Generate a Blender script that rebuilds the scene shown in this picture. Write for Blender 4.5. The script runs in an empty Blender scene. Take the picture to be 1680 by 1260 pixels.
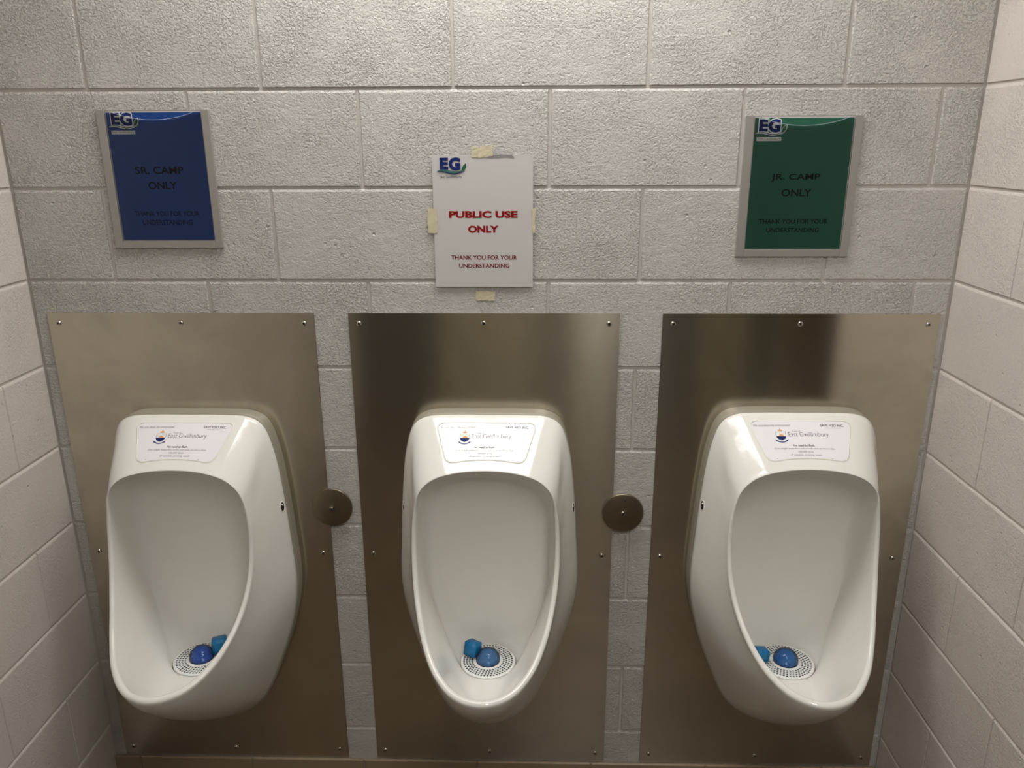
import bpy, bmesh, math, random
from mathutils import Vector, Matrix, noise
import numpy as np

random.seed(7)
S = bpy.context.scene
COL = S.collection
PI = math.pi
ZO = 1.80            # block joint datum above the floor

# ------------------------------------------------------------------ camera
cam_d = bpy.data.cameras.new('camera')
cam_d.sensor_fit = 'HORIZONTAL'
cam_d.sensor_width = 36.0
cam_d.lens = 1297.1 * 36.0 / 1680.0
cam_d.clip_start = 0.02
cam = bpy.data.objects.new('camera', cam_d)
COL.objects.link(cam)
cr = Vector((0.99965, 0.02598, -0.004035))
cu = Vector((-0.003846, 0.296316, 0.955082))
cf = Vector((-0.02601, 0.954736, -0.296314))
mat = Matrix((cr, cu, -cf)).transposed().to_4x4()
mat.translation = Vector((0.56623, -1.7353, -0.10077 + ZO))
cam.matrix_world = mat
S.camera = cam

# ------------------------------------------------------------------ exposure, world, lights
S.view_settings.view_transform = 'Standard'
S.view_settings.look = 'None'
S.view_settings.gamma = 1.0
S.view_settings.use_curve_mapping = False
S.view_settings.exposure = 0.0

W = bpy.data.worlds.new('world')
S.world = W
W.use_nodes = True
W.node_tree.nodes['Background'].inputs['Color'].default_value = (1.0, 0.93, 0.84, 1)
W.node_tree.nodes['Background'].inputs['Strength'].default_value = 0.05

LAMP_MAIN = 16.0     # emission of the lens over the urinals
LAMP_FILL = 44.0      # emission of the fill light added in the room behind
LAMP_COL = (1.0, 0.985, 0.97)

# ------------------------------------------------------------------ material helpers
def new_mat(name):
    m = bpy.data.materials.new(name)
    m.use_nodes = True
    nt = m.node_tree
    return m, nt, nt.nodes['Principled BSDF']

def srgb(r, g, b):
    def f(c):
        c /= 255.0
        return c / 12.92 if c <= 0.04045 else ((c + 0.055) / 1.055) ** 2.4
    return (f(r), f(g), f(b), 1)

def mix_color(nt, fac, a, b):
    n = nt.nodes.new('ShaderNodeMix')
    n.data_type = 'RGBA'
    if isinstance(fac, (int, float)): n.inputs[0].default_value = fac
    else: nt.links.new(fac, n.inputs[0])
    for i, c in ((6, a), (7, b)):
        if isinstance(c, tuple): n.inputs[i].default_value = c
        else: nt.links.new(c, n.inputs[i])
    return n.outputs[2]

def noise_tex(nt, vec, scale, detail=3, rough=0.5, dist=0.0):
    n = nt.nodes.new('ShaderNodeTexNoise')
    n.inputs['Scale'].default_value = scale
    n.inputs['Detail'].default_value = detail
    n.inputs['Roughness'].default_value = rough
    n.inputs['Distortion'].default_value = dist
    nt.links.new(vec, n.inputs['Vector'])
    return n.outputs['Fac']

def ramp(nt, fac, stops):
    n = nt.nodes.new('ShaderNodeValToRGB')
    e = n.color_ramp.elements
    while len(e) < len(stops): e.new(0.5)
    for el, (p, c) in zip(e, stops):
        el.position = p
        el.color = (c, c, c, 1) if isinstance(c, (int, float)) else c
    nt.links.new(fac, n.inputs['Fac'])
    return n.outputs['Color']

def math_n(nt, op, a, b=None, c=None):
    n = nt.nodes.new('ShaderNodeMath')
    n.operation = op
    for i, x in enumerate((a, b, c)):
        if x is None: continue
        if isinstance(x, (int, float)): n.inputs[i].default_value = x
        else: nt.links.new(x, n.inputs[i])
    return n.outputs[0]

def geo_pos(nt):
    return nt.nodes.new('ShaderNodeNewGeometry').outputs['Position']

def bump(nt, height, strength, distance, normal=None):
    n = nt.nodes.new('ShaderNodeBump')
    n.inputs['Strength'].default_value = strength
    n.inputs['Distance'].default_value = distance
    nt.links.new(height, n.inputs['Height'])
    if normal: nt.links.new(normal, n.inputs['Normal'])
    return n.outputs['Normal']

# ---- painted concrete block: wormy split relief with pits
def block_material(name, col_a, col_b, relief):
    m, nt, p = new_mat(name)
    pos = geo_pos(nt)
    info = nt.nodes.new('ShaderNodeObjectInfo')
    rnd = info.outputs['Random']
    big = noise_tex(nt, pos, 5.0, 2)
    base = mix_color(nt, big, col_a, col_b)
    v = nt.nodes.new('ShaderNodeMix'); v.data_type = 'RGBA'; v.blend_type = 'MULTIPLY'
    v.inputs[0].default_value = 1.0
    nt.links.new(base, v.inputs[6])
    nt.links.new(ramp(nt, rnd, [(0, 0.965), (1, 1.0)]), v.inputs[7])
    nt.links.new(v.outputs[2], p.inputs['Base Color'])
    p.inputs['Roughness'].default_value = 0.42
    p.inputs['Specular IOR Level'].default_value = 0.45
    n1 = noise_tex(nt, pos, 215.0, 3, 0.6, 0.6)
    n2 = noise_tex(nt, pos, 60.0, 2, 0.5, 0.3)
    n3 = noise_tex(nt, pos, 9.0, 2, 0.5)
    worm = ramp(nt, n1, [(0.33, 0.0), (0.50, 0.85), (0.62, 1.0)])
    zone = ramp(nt, n3, [(0.30, 0.35), (0.62, 1.0)])
    per = math_n(nt, 'MULTIPLY_ADD', rnd, 0.7, 0.55)
    amp = math_n(nt, 'MULTIPLY', zone, per)
    h = math_n(nt, 'MULTIPLY', worm, amp)
    h = math_n(nt, 'ADD', h, math_n(nt, 'MULTIPLY', n2, 0.7))
    h = math_n(nt, 'ADD', h, math_n(nt, 'MULTIPLY', math_n(nt, 'MULTIPLY', noise_tex(nt, pos, 360.0, 2), amp), 0.45))
    pit = nt.nodes.new('ShaderNodeTexVoronoi')
    pit.inputs['Scale'].default_value = 38.0
    nt.links.new(pos, pit.inputs['Vector'])
    pr = ramp(nt, pit.outputs['Distance'], [(0.05, 0.0), (0.16, 1.0)])
    gate = ramp(nt, noise_tex(nt, pos, 24.0, 1), [(0.56, 1.0), (0.62, 0.0)])
    pitv = math_n(nt, 'MAXIMUM', pr, gate)
    h = math_n(nt, 'ADD', h, math_n(nt, 'MULTIPLY', pitv, 1.2))
    nt.links.new(bump(nt, h, 1.0, relief), p.inputs['Normal'])
    return m

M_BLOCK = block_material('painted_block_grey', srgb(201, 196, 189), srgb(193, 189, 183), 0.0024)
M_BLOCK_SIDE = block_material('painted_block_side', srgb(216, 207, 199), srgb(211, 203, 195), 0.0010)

def plain(name, col, rough=0.5, metal=0.0, spec=0.5, coat=0.0, noise_amp=0.04, scale=20, bump_d=0.0, bump_scale=200):
    m, nt, p = new_mat(name)
    pos = geo_pos(nt)
    n = noise_tex(nt, pos, scale, 3)
    c2 = tuple(max(0, x * (1 - noise_amp * 2)) for x in col[:3]) + (1,)
    nt.links.new(mix_color(nt, n, col, c2), p.inputs['Base Color'])
    p.inputs['Roughness'].default_value = rough
    p.inputs['Metallic'].default_value = metal
    p.inputs['Specular IOR Level'].default_value = spec
    if coat:
        p.inputs['Coat Weight'].default_value = coat
        p.inputs['Coat Roughness'].default_value = 0.03
    if bump_d:
        nt.links.new(bump(nt, noise_tex(nt, pos, bump_scale, 3), 1.0, bump_d), p.inputs['Normal'])
    return m

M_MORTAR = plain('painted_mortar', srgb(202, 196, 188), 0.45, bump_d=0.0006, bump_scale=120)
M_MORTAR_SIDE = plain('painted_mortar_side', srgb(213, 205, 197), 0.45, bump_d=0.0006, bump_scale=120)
M_TILE = plain('brown_base_tile', srgb(150, 132, 108), 0.35, scale=40, bump_d=0.0002)
M_TILE_TOP = plain('base_tile_grout', srgb(150, 138, 120), 0.7)
M_FLOOR = plain('floor_tile', srgb(98, 82, 64), 0.4, scale=8)
M_CEIL = plain('ceiling_white', srgb(215, 210, 200), 0.8)
M_REAR = plain('rear_wall_paint', srgb(176, 166, 140), 0.6)
M_REFLECT_DARK = plain('dark_reflect_board', srgb(52, 50, 38), 0.5)  # this and the next two colour the pieces added for steel reflections
M_REFLECT_BROWN = plain('brown_reflect_board', srgb(92, 66, 46), 0.45, scale=6, noise_amp=0.15)
M_REFLECT_TEAL = plain('grey_teal_reflect_strip', srgb(62, 72, 66), 0.5)

# ---- ceramic
def ceramic_mat():
    m, nt, p = new_mat('white_vitreous_china')
    pos = geo_pos(nt)
    n = noise_tex(nt, pos, 6, 2)
    nt.links.new(mix_color(nt, n, srgb(234, 232, 225), srgb(229, 227, 219)), p.inputs['Base Color'])
    p.inputs['Roughness'].default_value = 0.09
    p.inputs['Specular IOR Level'].default_value = 0.42
    nt.links.new(bump(nt, noise_tex(nt, pos, 55, 2), 0.35, 0.0007), p.inputs['Normal'])
    return m
M_CHINA = ceramic_mat()
M_GASKET = plain('grey_gasket', srgb(150, 144, 128), 0.4, noise_amp=0.02)

# ---- brushed stainless steel
def steel_mat(name, col, rough=0.18, aniso=0.93, warp=0.0022):
    m, nt, p = new_mat(name)
    uv = nt.nodes.new('ShaderNodeTexCoord').outputs['UV']
    mp = nt.nodes.new('ShaderNodeMapping')
    mp.inputs['Scale'].default_value = (3.0, 700.0, 1.0)
    nt.links.new(uv, mp.inputs['Vector'])
    grain = noise_tex(nt, mp.outputs['Vector'], 1.0, 4, 0.6)
    pos = geo_pos(nt)
    smudge = noise_tex(nt, pos, 4.5, 4, 0.6, 0.8)
    c2 = tuple(x * 0.80 for x in col[:3]) + (1,)
    base = mix_color(nt, ramp(nt, smudge, [(0.35, 0.0), (0.7, 1.0)]), col, c2)
    nt.links.new(base, p.inputs['Base Color'])
    p.inputs['Metallic'].default_value = 1.0
    rr = math_n(nt, 'MULTIPLY_ADD', grain, 0.05, rough - 0.025)
    rr = math_n(nt, 'ADD', rr, math_n(nt, 'MULTIPLY', smudge, 0.05))
    nt.links.new(rr, p.inputs['Roughness'])
    p.inputs['Anisotropic'].default_value = aniso
    p.inputs['Anisotropic Rotation'].default_value = 0.25
    tg = nt.nodes.new('ShaderNodeTangent')
    tg.direction_type = 'UV_MAP'
    nt.links.new(tg.outputs[0], p.inputs['Tangent'])
    mw = nt.nodes.new('ShaderNodeMapping')
    mw.inputs['Scale'].default_value = (1.0, 1.0, 0.35)
    nt.links.new(pos, mw.inputs['Vector'])
    w1 = noise_tex(nt, mw.outputs['Vector'], 3.6, 1)
    nb = bump(nt, w1, 1.0, warp)
    nt.links.new(bump(nt, grain, 0.08, 0.00002, nb), p.inputs['Normal'])
    return m
M_STEEL = steel_mat('brushed_stainless_steel', srgb(214, 207, 191))
M_STEEL_DISC = steel_mat('dull_stainless_steel', srgb(150, 138, 118), 0.34, 0.3)
M_CHROME = plain('chrome', srgb(205, 200, 190), 0.12, metal=1.0, noise_amp=0.0)
M_CHROME_DULL = plain('dull_chrome', srgb(150, 140, 124), 0.3, metal=1.0, noise_amp=0.0)
M_DARK = plain('recess_shade_and_marks', srgb(22, 20, 16), 0.6)  # near-black stands in for shade in holes and slots; also scratch marks
M_SILVER = plain('silver_grey_plastic', srgb(160, 157, 150), 0.38, noise_amp=0.02, metal=0.25)
M_WHITE = plain('white_paper', srgb(200, 197, 193), 0.55, noise_amp=0.02, scale=12)
M_WHITE_INK = plain('white_print', srgb(228, 226, 222), 0.5, noise_amp=0.0)
M_LABEL = plain('glossy_label', srgb(236, 234, 236), 0.04, noise_amp=0.0)
M_BLUE_SHEET = plain('blue_print', srgb(0, 64, 140), 0.45, noise_amp=0.08, scale=8)
M_GREEN_SHEET = plain('green_print', srgb(34, 98, 76), 0.45, noise_amp=0.10, scale=8)
M_INK_BLACK = plain('black_ink', srgb(10, 14, 16), 0.6, spec=0.2, noise_amp=0.0)
M_INK_FAINT = plain('faint_black_ink', srgb(9, 18, 44), 0.6, spec=0.2, noise_amp=0.0)
M_INK_RED = plain('red_ink', srgb(138, 8, 16), 0.6, spec=0.2, noise_amp=0.0)
M_INK_MAROON = plain('maroon_ink', srgb(112, 18, 26), 0.6, spec=0.2, noise_amp=0.0)
M_INK_NAVY = plain('navy_ink', srgb(18, 38, 98), 0.6, spec=0.2, noise_amp=0.0)
M_INK_GREY = plain('grey_ink', srgb(92, 90, 98), 0.6, spec=0.2, noise_amp=0.0)
M_INK_GREEN = plain('green_ink', srgb(38, 92, 58), 0.6, spec=0.2, noise_amp=0.0)
M_INK_TEAL = plain('teal_ink', srgb(70, 110, 106), 0.6, spec=0.2, noise_amp=0.0)
M_INK_ORANGE = plain('orange_ink', srgb(214, 160, 100), 0.6, spec=0.2, noise_amp=0.0)
M_TAPE = plain('masking_tape', srgb(212, 202, 170), 0.6, noise_amp=0.08, scale=120, bump_d=0.0004, bump_scale=140)
M_GRILLE = plain('white_plastic', srgb(236, 236, 232), 0.5, spec=0.3, noise_amp=0.0)
M_CUBE = None

def cube_mat():
    m, nt, p = new_mat('blue_deodorant')
    pos = geo_pos(nt)
    n = noise_tex(nt, pos, 60, 3)
    nt.links.new(mix_color(nt, n, srgb(0, 122, 176), srgb(0, 98, 150)), p.inputs['Base Color'])
    p.inputs['Roughness'].default_value = 0.4
    p.inputs['Subsurface Weight'].default_value = 0.25
    p.inputs['Subsurface Radius'].default_value = (0.002, 0.006, 0.012)
    p.inputs['Subsurface Scale'].default_value = 1.0
    return m
M_CUBE = cube_mat()

def gel_mat(name, col):
    m, nt, p = new_mat(name)
    pos = geo_pos(nt)
    n = noise_tex(nt, pos, 45, 3, 0.5, 1.0)
    nt.links.new(mix_color(nt, n, col, tuple(x * 0.55 for x in col[:3]) + (1,)), p.inputs['Base Color'])
    p.inputs['Roughness'].default_value = 0.25
    p.inputs['Subsurface Weight'].default_value = 0.2
    p.inputs['Subsurface Radius'].default_value = (0.002, 0.004, 0.010)
    return m
GELS = [gel_mat('vivid_blue_gel', srgb(14, 92, 186)), gel_mat('pale_blue_gel', srgb(84, 140, 182)), gel_mat('cyan_blue_gel', srgb(6, 118, 182))]

def clear_mat(name, tint, mixf, rough=0.05):
    m = bpy.data.materials.new(name)
    m.use_nodes = True
    nt = m.node_tree
    nt.nodes.remove(nt.nodes['Principled BSDF'])
    out = nt.nodes['Material Output']
    t = nt.nodes.new('ShaderNodeBsdfTransparent'); t.inputs['Color'].default_value = tint
    g = nt.nodes.new('ShaderNodeBsdfGlossy'); g.inputs['Roughness'].default_value = rough
    d = nt.nodes.new('ShaderNodeBsdfDiffuse'); d.inputs['Color'].default_value = (0.8, 0.8, 0.8, 1)
    fr = nt.nodes.new('ShaderNodeFresnel'); fr.inputs['IOR'].default_value = 1.25
    a = nt.nodes.new('ShaderNodeMixShader'); a.inputs[0].default_value = mixf
    b = nt.nodes.new('ShaderNodeMixShader')
    nt.links.new(t.outputs[0], a.inputs[1]); nt.links.new(d.outputs[0], a.inputs[2])
    nt.links.new(fr.outputs[0], b.inputs[0])
    nt.links.new(a.outputs[0], b.inputs[1]); nt.links.new(g.outputs[0], b.inputs[2])
    nt.links.new(b.outputs[0], out.inputs['Surface'])
    return m
M_ACRYLIC = clear_mat('clear_acrylic', (0.93, 0.94, 0.95, 1), 0.004)
M_DOME = clear_mat('clear_dome_plastic', (0.72, 0.84, 0.96, 1), 0.03, 0.05)
M_CLEARTAPE = clear_mat('clear_tape', (0.97, 0.97, 0.97, 1), 0.12, 0.25)

def lamp_mat(name, strength):
    m, nt, p = new_mat(name)
    pos = geo_pos(nt)
    sep = nt.nodes.new('ShaderNodeSeparateXYZ')
    nt.links.new(pos, sep.inputs[0])
    # prismatic ribs of the lens, seen as fine stripes along the tube
    st = math_n(nt, 'SINE', math_n(nt, 'MULTIPLY_ADD', sep.outputs['Y'], 260.0, math_n(nt, 'MULTIPLY', noise_tex(nt, pos, 3.0, 1), 9.0)))
    st = math_n(nt, 'MULTIPLY_ADD', st, 0.45, 0.75)
    nt.links.new(math_n(nt, 'MULTIPLY', st, strength), p.inputs['Emission Strength'])
    p.inputs['Emission Color'].default_value = LAMP_COL + (1,)
    p.inputs['Base Color'].default_value = (0.8, 0.8, 0.78, 1)
    p.inputs['Roughness'].default_value = 0.3
    return m
M_LAMP_MAIN = lamp_mat('lit_lens_main', LAMP_MAIN)
M_LAMP_FILL = lamp_mat('lit_lens_fill', LAMP_FILL)

# ------------------------------------------------------------------ object helpers
def link_mesh(name, me, mat_, parent=None, smooth=False):
    if mat_ is not None and not me.materials: me.materials.append(mat_)
    if smooth:
        for pl in me.polygons: pl.use_smooth = True
    o = bpy.data.objects.new(name, me)
    COL.objects.link(o)
    if parent is not None: o.parent = parent
    return o

def bm_obj(name, bm, mat_, parent=None, smooth=False):
    me = bpy.data.meshes.new(name)
    bmesh.ops.recalc_face_normals(bm, faces=bm.faces[:])
    bm.to_mesh(me); bm.free()
    return link_mesh(name, me, mat_, parent, smooth)

def raw(name, verts, faces, mat_, parent=None, smooth=False):
    me = bpy.data.meshes.new(name)
    me.from_pydata(verts, [], faces)
    me.update()
    return link_mesh(name, me, mat_, parent, smooth)

def box_bm(x0, x1, y0, y1, z0, z1, bevel=0.0, seg=1):
    bm = bmesh.new()
    bmesh.ops.create_cube(bm, size=1.0)
    for v in bm.verts:
        v.co = Vector(((x0 + x1) / 2 + v.co.x * (x1 - x0), (y0 + y1) / 2 + v.co.y * (y1 - y0), (z0 + z1) / 2 + v.co.z * (z1 - z0)))
    if bevel:
        bmesh.ops.bevel(bm, geom=bm.edges[:], offset=bevel, segments=seg, affect='EDGES', profile=0.5)
    return bm

def empty(name, loc, label, cat, group=None):
    o = bpy.data.objects.new(name, None)
    o.empty_display_size = 0.05
    COL.objects.link(o)
    o.location = loc
    o['label'] = label; o['category'] = cat
    if group: o['group'] = group
    return o

def tag(o, label, cat, group=None):
    o['label'] = label; o['category'] = cat
    if group: o['group'] = group
    return o

def struct(o):
    o['kind'] = 'structure'
    return o

def lathe(name, prof, mat_, parent=None, seg=32, axis='z', smooth=True, cap=True):
    # prof: list of (radius, height); axis 'z' points up, 'y' points out of the wall (towards -y)
    vs, fs = [], []
    n = len(prof)
    for r_, h in prof:
        for k in range(seg):
            a = 2 * PI * k / seg
            if axis == 'z': vs.append((r_ * math.cos(a), r_ * math.sin(a), h))
            else: vs.append((r_ * math.cos(a), -h, r_ * math.sin(a)))
    for i in range(n - 1):
        for k in range(seg):
            k2 = (k + 1) % seg
            fs.append((i * seg + k, i * seg + k2, (i + 1) * seg + k2, (i + 1) * seg + k))
    if cap:
        fs.append(tuple(range(seg))[::-1]); fs.append(tuple(range((n - 1) * seg, n * seg)))
    me = bpy.data.meshes.new(name)
    me.from_pydata(vs, [], fs); me.update()
    bm = bmesh.new(); bm.from_mesh(me); bmesh.ops.recalc_face_normals(bm, faces=bm.faces[:]); bm.to_mesh(me); bm.free()
    return link_mesh(name, me, mat_, parent, smooth)

def set_sharp(me, ang=40):
    try: me.set_sharp_from_angle(angle=math.radians(ang))
    except Exception: pass

# text converted to mesh, fitted to a box in the plane given by origin o, right vector ex, up vector ez, out vector en
def text_mesh(name, s, box, mat_, parent, fr=None, offset=0.0, thick=0.0002, shear=0.0, lift=0.0, align=True):
    cu_ = bpy.data.curves.new(name, 'FONT')
    cu_.body = s
    cu_.size = 1.0
    cu_.offset = offset
    cu_.shear = shear
    cu_.resolution_u = 3
    cu_.extrude = 0.0
    tmp = bpy.data.objects.new(name, cu_)
    COL.objects.link(tmp)
    dg = bpy.context.evaluated_depsgraph_get()
    me = bpy.data.meshes.new_from_object(tmp.evaluated_get(dg))
    bpy.data.objects.remove(tmp)
    bpy.data.curves.remove(cu_)
    co = np.zeros(len(me.vertices) * 3); me.vertices.foreach_get('co', co); co = co.reshape(-1, 3)
    x0, x1 = co[:, 0].min(), co[:, 0].max(); y0, y1 = co[:, 1].min(), co[:, 1].max()
    bx0, bx1, bz1, bz0 = box      # left, right, top, bottom in plane coords
    O, ex, ez, en = fr
    bm = bmesh.new(); bm.from_mesh(me)
    for v in bm.verts:
        a = bx0 + (v.co.x - x0) / (x1 - x0) * (bx1 - bx0)
        b = bz0 + (v.co.y - y0) / (y1 - y0) * (bz1 - bz0)
        v.co = O + ex * a + ez * b + en * (lift + thick)
    bm.to_mesh(me); bm.free()
    me.materials.clear()
    o = link_mesh(name, me, mat_, parent)
    return o

def poly_plate(name, pts, mat_, parent, fr, thick=0.0002, lift=0.0):
    O, ex, ez, en = fr
    bm = bmesh.new()
    top = [bm.verts.new(O + ex * a + ez * b + en * (lift + thick)) for a, b in pts]
    bot = [bm.verts.new(O + ex * a + ez * b + en * lift) for a, b in pts]
    bm.faces.new(top)
    n = len(pts)
    for i in range(n):
        j = (i + 1) % n
        bm.faces.new((top[i], bot[i], bot[j], top[j]))
    bmesh.ops.triangulate(bm, faces=[f for f in bm.faces if len(f.verts) > 4])
    return bm_obj(name, bm, mat_, parent)

X, Y, Z = Vector((1, 0, 0)), Vector((0, 1, 0)), Vector((0, 0, 1))
def wall_frame(y):      # plane parallel to the back wall at distance y in front; coordinates = datum x, z
    return (Vector((0, -y, ZO)), X, Z, -Y)

# ------------------------------------------------------------------ room shell
XL, XR = -0.5672, 1.4826
CEIL = 0.80 + ZO
REAR = -3.3
XFAR = 3.3
def slab(name, x0, x1, y0, y1, z0, z1, m):
    return struct(bm_obj(name, box_bm(x0, x1, y0, y1, z0, z1), m))
slab('floor', XL - 0.2, XFAR + 0.2, REAR - 0.2, 0.2, -0.1, 0.0, M_FLOOR)
slab('ceiling', XL - 0.2, XFAR + 0.2, REAR - 0.2, 0.2, CEIL, CEIL + 0.1, M_CEIL)
REC = 0.0038            # joint recess
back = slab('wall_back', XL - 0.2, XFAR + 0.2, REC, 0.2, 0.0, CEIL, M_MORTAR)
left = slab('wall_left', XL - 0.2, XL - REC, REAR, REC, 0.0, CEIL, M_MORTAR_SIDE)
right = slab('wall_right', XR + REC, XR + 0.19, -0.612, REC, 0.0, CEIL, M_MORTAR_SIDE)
slab('wall_rear', XL - 0.2, XFAR + 0.2, REAR - 0.2, REAR, 0.0, CEIL, M_REAR)
slab('wall_far', XFAR, XFAR + 0.2, REAR, 0.2, 0.0, CEIL, M_REAR)

# concrete blocks, one object each
JT = 0.0060
bl_cache = {}
def block_mesh(w, h, key_mat):
    k = (round(w, 4), round(h, 4), key_mat.name)
    if k not in bl_cache:
        # front face with a wide top chamfer shaped to catch the light, narrow ones elsewhere
        D, c, side_w = 0.03, 0.0034, 0.0026 if key_mat.name.endswith('grey') else 0.0016
        hw, hh = w / 2, h / 2
        def ringv(ix, it, ib, y): return [(-hw + ix, y, -hh + ib), (hw - ix, y, -hh + ib), (hw - ix, y, hh - it), (-hw + ix, y, hh - it)]
        vs = ringv(side_w, 0.0052, 0.0010, 0.0) + ringv(side_w * .35, 0.0022, 0.0003, 0.0012) + ringv(0, 0.0, 0.0, c) + ringv(0, 0, 0, D)
        fs = [(0, 1, 2, 3)]
        for r_ in range(3):
            for q in range(4):
                q2 = (q + 1) % 4
                fs.append((r_ * 4 + q, (r_ + 1) * 4 + q, (r_ + 1) * 4 + q2, r_ * 4 + q2))
        fs.append((15, 14, 13, 12))
        me = bpy.data.meshes.new('block')
        me.from_pydata(vs, [], fs); me.update()
        me.materials.append(key_mat)
        bl_cache[k] = me
    return bl_cache[k]

def add_block(parent, a0, a1, z0, z1, side):
    w, h = a1 - a0 - (JT if side == 'b' else 0.0016), z1 - z0 - JT
    if w < 0.01 or h < 0.01: return
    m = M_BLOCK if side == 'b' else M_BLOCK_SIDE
    o = bpy.data.objects.new('block', block_mesh(w, h, m))
    COL.objects.link(o)
    o.parent = parent
    c, zc = (a0 + a1) / 2, (z0 + z1) / 2 + ZO
    j = random.uniform(-0.0004, 0.0004)
    tx, tz = random.uniform(-0.0012, 0.0012), random.uniform(-0.0008, 0.0008)
    if side == 'b':
        o.location = (c, j, zc); o.rotation_euler = (tx, 0, tz)
    elif side == 'l':      # faces +x
        o.location = (XL + j, c, zc); o.rotation_euler = (0, tx, PI / 2 + tz)
    else:                  # faces -x
        o.location = (XR + j, c, zc); o.rotation_euler = (0, tx, -PI / 2 + tz)

zs = [-1.8 + 0.2 * i for i in range(14)]       # -1.8 .. 0.8
for i in range(13):
    z0, z1 = zs[i], zs[i + 1]
    n_course = int(round(1 - z1 / 0.2)) + 1     # 1 = datum..+0.2
    odd = n_course % 2 == 1
    if odd: js = [XL, -0.368, 0.0, 0.4, 0.8, 1.2, XR]
    else: js = [XL, -0.160, 0.2, 0.6, 1.0, 1.4, XR]
    for a, b in zip(js, js[1:]): add_block(back, a, b, z0, z1, 'b')
    js = [0.0, -0.150, -0.55, -0.95] if odd else [0.0, -0.35, -0.75, -1.15]
    for a, b in zip(js[1:], js): add_block(left, a, b, z0, z1, 'l')
    js = [0.0, -0.21, -0.612] if odd else [0.0, -0.41, -0.612]
    for a, b in zip(js[1:], js): add_block(right, a, b, z0, z1, 'r')

# paint bead in the two inner corners
# base tiles on the back wall
TT = 0.1                 # tile height
base = struct(bm_obj('baseboard_back', box_bm(XL, XR, -0.0075, -0.0006, 0.0, TT - 0.0025), M_TILE_TOP))
tx0 = -0.493 - 0.308
while tx0 < XR:
    a, b = max(tx0, XL) + 0.0015, min(tx0 + 0.3055, XR) - 0.0015
    if b - a > 0.02:
        bm = box_bm(a, b, -0.0105, -0.0010, 0.004, TT, 0.0032, 3)
        bm_obj('tile', bm, M_TILE, base)
    tx0 += 0.3055

# boards and strips added behind the viewer only for reflections in the steel
for nm, x0, x1, z1_, m in (('reflect_board_1', -0.55, -0.02, 2.10, M_REFLECT_DARK), ('reflect_board_2', 0.62, 0.80, 2.10, M_REFLECT_BROWN), ('reflect_board_3', 1.10, 1.62, 2.10, M_REFLECT_DARK), ('reflect_board_4', 2.26, 2.75, 2.10, M_REFLECT_BROWN)):
    d = struct(bm_obj(nm, box_bm(x0, x1, REAR + 0.002, REAR + 0.05, 0.0, z1_, 0.004), m))
    hd = bm_obj('board_handle', box_bm(x1 - 0.09, x1 - 0.05, REAR + 0.052, REAR + 0.09, 0.95, 1.1, 0.004), M_CHROME, d)
M_REFLECT_WHITE = plain('white_reflect_strip', srgb(238, 234, 226), 0.4)
struct(bm_obj('reflect_strip_1', box_bm(0.90, 1.06, REAR + 0.002, REAR + 0.08, 0.0, 2.2, 0.003), M_REFLECT_WHITE))  # bright strip added unseen, for the vertical streak in the steel
struct(bm_obj('reflect_strip_2', box_bm(1.95, 2.10, REAR + 0.002, REAR + 0.06, 0.0, CEIL, 0.003), M_REFLECT_TEAL))  # dull strip added unseen, for a darker band in the steel

# ceiling fixtures
def fixture(loc, sx, sy, m, label):
    t = empty('ceiling_light', loc, label, 'light', None)
    bm_obj('housing', box_bm(-sx / 2, sx / 2, -sy / 2, sy / 2, -0.03, 0.0, 0.004), M_CEIL, t)
    # curved wrap-around lens
    vs, fs = [], []
    N = 12
    for i in range(N + 1):
        a = PI * i / N
        yy = -math.cos(a) * (sy / 2 - 0.008); zz = -0.03 - math.sin(a) ** 0.6 * 0.045
        vs += [(-sx / 2 + 0.01, yy, zz), (sx / 2 - 0.01, yy, zz)]
    for i in range(N):
        fs.append((2 * i, 2 * i + 1, 2 * i + 3, 2 * i + 2))
    fs.append(tuple(2 * i for i in range(N + 1))); fs.append(tuple(2 * i + 1 for i in range(N + 1))[::-1])
    raw('lens', vs, fs, m, t)
    for s in (-1, 1):
        bm_obj('end_cap', box_bm(s * sx / 2 - 0.012, s * sx / 2 + 0.012, -sy / 2, sy / 2, -0.078, 0, 0.004), M_CEIL, t)
    return t
fixture((0.47, -0.30, CEIL), 1.22, 0.40, M_LAMP_MAIN, 'long wrap-around ceiling light directly above the three urinals')
fixture((0.93, -2.0, CEIL), 0.20, 1.22, M_LAMP_FILL, 'added long wrap-around fill light in the room behind the viewer')  # unseen fixture added as fill and for reflections

# ------------------------------------------------------------------ stainless panels
def screw_mesh():
    seg = 16
    prof = [(0.0060, -0.001), (0.0060, 0.0006), (0.0055, 0.0020), (0.0043, 0.0031), (0.0026, 0.0034), (0.0023, 0.0016)]
    vs, fs = [], []
    for r_, h in prof:
        for k in range(seg):
            a = 2 * PI * k / seg
            vs.append((r_ * math.cos(a), -h, r_ * math.sin(a)))
    for i in range(len(prof) - 1):
        for k in range(seg):
            k2 = (k + 1) % seg
            fs.append((i * seg + k, i * seg + k2, (i + 1) * seg + k2, (i + 1) * seg + k))
    fs.append(tuple(range((len(prof) - 1) * seg, len(prof) * seg)))
    me = bpy.data.meshes.new('screw')
    me.from_pydata(vs, [], fs)
    me.materials.append(M_CHROME); me.materials.append(M_DARK)
    me.polygons[len(fs) - 1].material_index = 1
    for i, pl in enumerate(me.polygons): pl.use_smooth = i < 3 * seg
    me.update()
    return me
SCREW = screw_mesh()

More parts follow.
